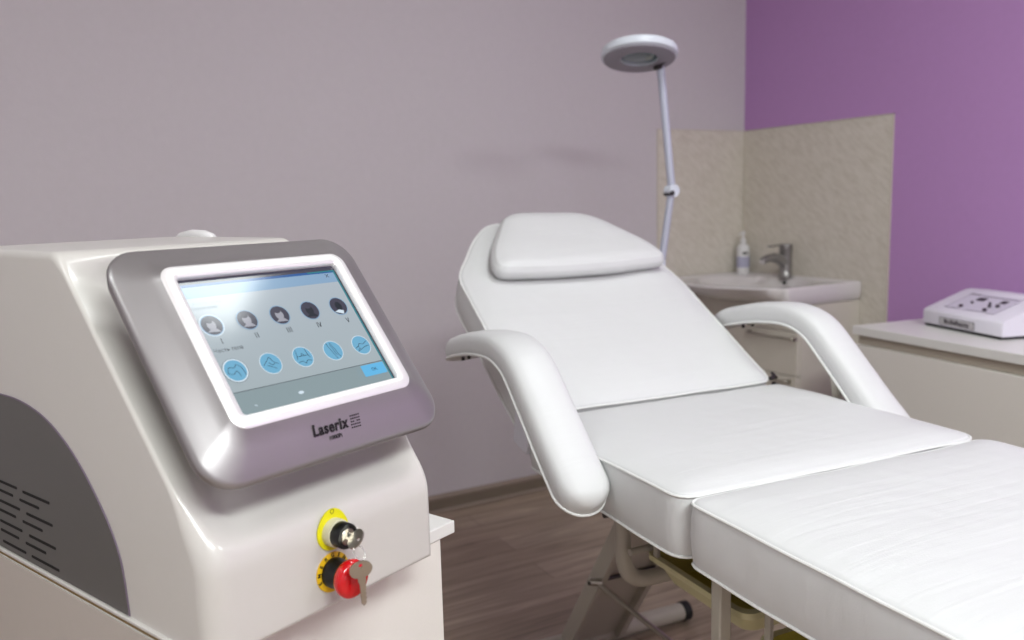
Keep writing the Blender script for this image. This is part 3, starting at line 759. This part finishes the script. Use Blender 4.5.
# ------------------------------------------------------------------ vanity, basin, faucet, bottle
van = thing('vanity_cabinet', 'cream vanity cabinet with bow handles below the washbasin', 'cabinet', (2.60, 2.52, 0))
bm = bmesh.new(); box(bm, 2.431-2.60, 2.748-2.60, 2.205-2.52, 2.835-2.52, .10, .752); box(bm, 2.47-2.6, 2.74-2.6, 2.23-2.52, 2.80-2.52, 0, .10); link('carcass', bm, M_vanity, van, bevel=.0015)
def dfront(nm, y0, y1, z0, z1, hz, hy0, hy1):
    bm = bmesh.new(); box(bm, 2.412-2.60, 2.4305-2.60, y0-2.52, y1-2.52, z0, z1); o = link(nm, bm, M_vanity, van, bevel=.0015)
    bm = bmesh.new(); q = [Vector((2.412-2.6, hy0-2.52, hz)), Vector((2.392-2.6, hy0+.003-2.52, hz)), Vector((2.386-2.6, (hy0+hy1)/2-2.52, hz-.002)), Vector((2.392-2.6, hy1-.003-2.52, hz)), Vector((2.412-2.6, hy1-2.52, hz))]
    tube(bm, fillet(q, .01, 4), .0045, 10)
    for yy in (hy0, hy1): tube(bm, [(2.412-2.6, yy-2.52, hz), (2.400-2.6, yy-2.52, hz)], .008, 10)
    if z0 < .65: link('handle', bm, M_nickel, o)
    else: bm.free()
dfront('drawer', 2.207, 2.519, .655, .748, .700, 2.26, 2.47)
dfront('drawer', 2.521, 2.833, .655, .748, .700, 2.57, 2.78)
dfront('drawer', 2.207, 2.833, .485, .652, .630, 2.215, 2.45)
dfront('door', 2.207, 2.519, .105, .482, .463, 2.24, 2.31)
dfront('door', 2.521, 2.833, .105, .482, .463, 2.60, 2.72)

bas = []
def basin_outline():
    pts = [(2.747, 2.196), (2.34, 2.196)]
    for k in range(25):
        t = k/24; y = 2.22+(2.82-2.22)*t; pts.append((2.335-.145*sin(pi*t)**.8, y))
    pts += [(2.34, 2.840), (2.747, 2.840)]
    return pts
BC = Vector((2.55, 2.52))
bo = resample(roundpoly(basin_outline(), [.004, .03]+[.01]*25+[.02, .004], 4), .012)
if area(bo) < 0: bo.reverse()
bm = bmesh.new()
def bring(o, z):
    out = []
    for p, q in zip(offs(bo, o), bo):
        k = sstep(2.345, 2.24, q.x) if q.x < 2.345 else 0
        k = min(1, max(0, (2.345-q.x)/.10)); f = k*min(1, max(0, (.803-z)/.05))
        out.append(Vector((p.x-BC.x+.13*f, (p.y-BC.y)*(1-.2*f), z)))
    return out
N = len(bo)
# start point angle aligned bowl
def bowl(z, a, b, cx=-.06):
    out = []
    for p in bo:
        d = Vector((p.x-BC.x-cx, p.y-BC.y)); an = atan2(d.y/b, d.x/a); out.append(Vector((cx+a*cos(an), b*sin(an), z)))
    return out
loft(bm, [bring(.06, .752), bring(.010, .755), bring(.002, .770), bring(0, .790), bring(0, .820), bring(.002, .8245), bring(.007, .8265), bring(.013, .8250), bring(.016, .8215),
          bowl(.8200, .205, .262), bowl(.812, .196, .252), bowl(.790, .175, .225), bowl(.775, .13, .17), bowl(.768, .03, .03)])
basn = link('washbasin', bm, M_ceramic, loc=(BC.x, BC.y, 0), sharp=50)
tag(basn, 'white ceramic washbasin with bowed front in the corner', 'sink')
bm = bmesh.new(); tube(bm, [(.1185, 0, .7985), (.1235, 0, .800)], .009, 16); link('overflow_hole', bm, M_black, basn)
M_chr2 = mat('satin_chrome', (150, 148, 146), .32, metal=.9)
fau = thing('faucet', 'chrome single lever mixer faucet on the washbasin', 'faucet', (2.690, 2.534, .8265))
bm = bmesh.new(); lathe(bm, [(.030, -.006), (.030, .004), (.027, .008), (.0255, .03), (.0255, .085), (.027, .105)], 28, None); link('faucet_body', bm, M_chr2, fau)
bm = bmesh.new(); tube(bm, smooth_path([(-.005, 0, .055), (-.040, 0, .075), (-.080, 0, .082), (-.115, 0, .078), (-.132, 0, .070)], 4), [.022]*4+[.020]*4+[.0165]*4+[.015]*4+[.014], 18, ref=Vector((0, 1, 0)))
sp_ = link('spout', bm, M_chr2, fau)
bm = bmesh.new(); tube(bm, [(-.134, 0, .0685), (-.1375, 0, .0655)], .0105, 16); link('aerator', bm, M_ceramic, sp_)
bm = bmesh.new(); lathe(bm, [(.027, .105), (.028, .110), (.028, .132), (.024, .137)], 28); box(bm, -.092, -.010, -.010, .010, .131, .138, Matrix.Rotation(R(-3), 4, 'Y')); link('lever', bm, M_chr2, fau, bevel=.002)
bot = thing('soap_bottle', 'white pump soap bottle on the back corner of the washbasin', 'bottle', (2.694, 2.786, .8265))
bm = bmesh.new(); lathe(bm, [(.026, -.0055), (.0285, .0), (.0285, .105), (.0265, .118), (.016, .128), (.011, .131), (.011, .136)], 28); bb = link('bottle', bm, M_bottle, bot)
bm = bmesh.new(); lathe(bm, [(.0289, .025), (.0289, .072)], 28, capb=False, capt=False); link('label_wrap', bm, M_blabel, bot)
bm = bmesh.new()
for k in range(5):
    a = R(228+k*9); box(bm, -.003, .003, -.0005, .0008, .082, .094, Matrix.Rotation(a+R(90), 4, 'Z') @ Matrix.Translation((0, -.0290, 0)))
link('label_mark', bm, M_grille, bot, smooth=False)
bm = bmesh.new(); lathe(bm, [(.0125, .134), (.0125, .148), (.005, .150), (.005, .172), (.010, .173), (.010, .180), (.004, .183)], 20); tube(bm, [(0, 0, .177), (-.030, -.006, .172)], .0035, 10); link('pump', bm, M_bottle, bot)

# ------------------------------------------------------------------ desk and device
DA = -R(7)
desk = thing('desk', 'white desk with thick top along the purple wall', 'desk', (2.205, 1.795, 0), DA)
bm = bmesh.new(); box(bm, 0, .50, -1.55, 0, .7225, .750); link('desk_top', bm, M_top, desk, bevel=.002)
bm = bmesh.new(); box(bm, .020, .48, -1.53, -.015, .0, .7225-.028); link('carcass', bm, M_melam, desk, bevel=.001)
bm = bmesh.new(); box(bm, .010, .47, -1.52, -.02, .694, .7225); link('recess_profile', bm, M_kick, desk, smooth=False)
for k in range(2):
    bm = bmesh.new(); box(bm, .001, .0195, -.765-.765*k+.003, -.015-.765*k-(.0 if k == 0 else -.0), .06, .692); link('door', bm, M_melam, desk, bevel=.0012)

DV = R(-17)
dev = thing('skincare_device', 'white wedge shaped cosmetic device with sloped control panel on the desk', 'device', (2.384, 1.678, .752), DV)
# local x = depth away from the camera, local -y = along its width
bm = bmesh.new()
pr = [(0, .006), (0, .046), (.006, .052), (.150, .105), (.165, .107), (.235, .100), (.238, .09), (.238, .008)]
pr = [(v.x, v.y) for v in (Vector(p) for p in roundpoly(pr, .006, 3))]
A = [Vector((x, 0, z)) for x, z in pr]
loft(bm, [[Vector((x+(.119-x)*.03, 0, z*.97+.001)) for x, z in pr], [Vector((x, -.006, z)) for x, z in pr], [Vector((x, -.319, z)) for x, z in pr], [Vector((x+(.119-x)*.03, -.325, z*.97+.001)) for x, z in pr]])
dh = link('housing', bm, M_devw, dev, sharp=40)
bm = bmesh.new(); box(bm, .006, .232, -.318, -.006, -.0015, .0065); link('black_base', bm, M_black, dev, smooth=False)
for x in (.03, .2):
    for y in (-.03, -.287):
        bm = bmesh.new(); tube(bm, [(x, y, -.002), (x, y, .004)], .009, 12); link('foot', bm, M_rubber, dev)
pa = atan2(.053, .144)
PM = Matrix.Translation((.006, 0, .0524)) @ Matrix.Rotation(-pa, 4, 'Y') @ Matrix.Diagonal((.88, 1, 1, 1))      # x along slope, z normal
bm = bmesh.new(); box(bm, .028, .150, -.262, -.062, .0, .0012, PM); pnl = link('control_panel', bm, M_devp, dev, smooth=False)
M_dark2 = mat('dark_print', (58, 46, 58), .5)
bm = bmesh.new()
for (x0, x1, y0, y1) in ((.136, .144, -.105, -.060), (.134, .138, -.250, -.115), (.028, .030, -.120, -.060), (.028, .0295, -.262, -.150), (.028, .150, -.0635, -.062), (.028, .150, -.262, -.2605)):
    box(bm, x0, x1, y0, y1, .0011, .0017, PM)
link('panel_print', bm, mat('grey_print', (120, 108, 124), .5), pnl, smooth=False)
bm = bmesh.new(); box(bm, .100, .122, -.150, -.118, .0011, .0024, PM); link('indicator_window', bm, M_dark2, pnl, smooth=False)
bm = bmesh.new(); box(bm, .101, .121, -.232, -.210, .0011, .0024, PM); link('indicator_window', bm, M_dark2, pnl, smooth=False)
for (x, y, r) in ((.045, -.115, .0062), (.078, -.128, .0042), (.070, -.205, .0050), (.078, -.228, .0060), (.042, -.213, .0065), (.088, -.190, .0035)):
    bm = bmesh.new(); lathe(bm, [(r, .001), (r, .007), (r*.8, .008)], 18, PM @ Matrix.Translation((x, y, 0))); link('knob', bm, M_dark2, pnl)
bm = bmesh.new(); box(bm, -.0012, .0005, -.222, -.078, .012, .033); lbl = link('name_plate', bm, mat('plate', (186, 182, 184), .45), dev, smooth=False)
bm = bmesh.new(); box(bm, -.0016, -.0008, -.2225, -.0775, .0325, .0335); box(bm, -.0016, -.0008, -.2225, -.0775, .0115, .0125); box(bm, -.0016, -.0008, -.0785, -.0775, .0115, .0335); box(bm, -.0016, -.0008, -.2225, -.2215, .0115, .0335)
link('plate_border', bm, M_dark2, lbl, smooth=False)
t = text('name_lettering', 'BioBeBeauty', .017, M_dark2, lbl, (-.0018, -.150, .0225), (R(90), 0, R(-90)), off=.0004, sx=1.2)

# ------------------------------------------------------------------ ceiling lights (out of frame, light the room)
def panel(x, y, w, h, power, label, col=(.93, 1, .985)):
    t = thing('unseen_ceiling_light', label, 'ceiling light', (x, y, ZC), 0, 'unseen ceiling light panels')
    bm = bmesh.new()
    for (x0, x1, y0, y1) in ((-w/2-.02, w/2+.02, -h/2-.02, -h/2), (-w/2-.02, w/2+.02, h/2, h/2+.02), (-w/2-.02, -w/2, -h/2, h/2), (w/2, w/2+.02, -h/2, h/2)):
        box(bm, x0, x1, y0, y1, -.022, 0)
    link('frame', bm, M_frame, t, smooth=False)
    L = bpy.data.lights.new('panel_light', 'AREA'); L.shape = 'RECTANGLE'; L.size = w; L.size_y = h; L.energy = power; L.color = col
    lo_ = bpy.data.objects.new('panel_light', L); C.objects.link(lo_); lo_.parent = t; lo_.location = (0, 0, -.012)
panel(1.26, .93, .48, .48, 12, 'unseen square white ceiling light panel above the couch')
panel(.30, -1.25, 1.2, .60, 62, 'unseen long white ceiling light panel near the front wall')
panel(1.95, -1.0, .60, .60, 20, 'unseen square white ceiling light panel in the front right corner')
panel(-1.2, .6, .60, .60, 12, 'unseen square white ceiling light panel by the left wall')

w = bpy.data.worlds.new('w'); S.world = w; w.use_nodes = True
w.node_tree.nodes['Background'].inputs[0].default_value = (.8, .85, 1, 1); w.node_tree.nodes['Background'].inputs[1].default_value = .3

# ------------------------------------------------------------------ camera
cd = bpy.data.cameras.new('camera'); cam = bpy.data.objects.new('camera', cd); C.objects.link(cam)
Rt = Vector((0.87659263, -0.48053371, -0.02593669)); Up = Vector((0.09013678, 0.11100799, 0.98972349)); Fw = Vector((0.47271633, 0.86992217, -0.14062255))
m = Matrix((Rt, Up, -Fw)).transposed().to_4x4(); m.translation = (0, 0, 1.17); cam.matrix_world = m
cd.sensor_width = 36; cd.lens = 838/1024*36; cd.clip_start = .02
cd.dof.use_dof = True; cd.dof.focus_distance = 1.08; cd.dof.aperture_fstop = 4.2
S.camera = cam
S.view_settings.view_transform = 'Standard'; S.view_settings.look = 'None'; S.view_settings.gamma = 1; S.view_settings.use_curve_mapping = False
S.view_settings.exposure = .45
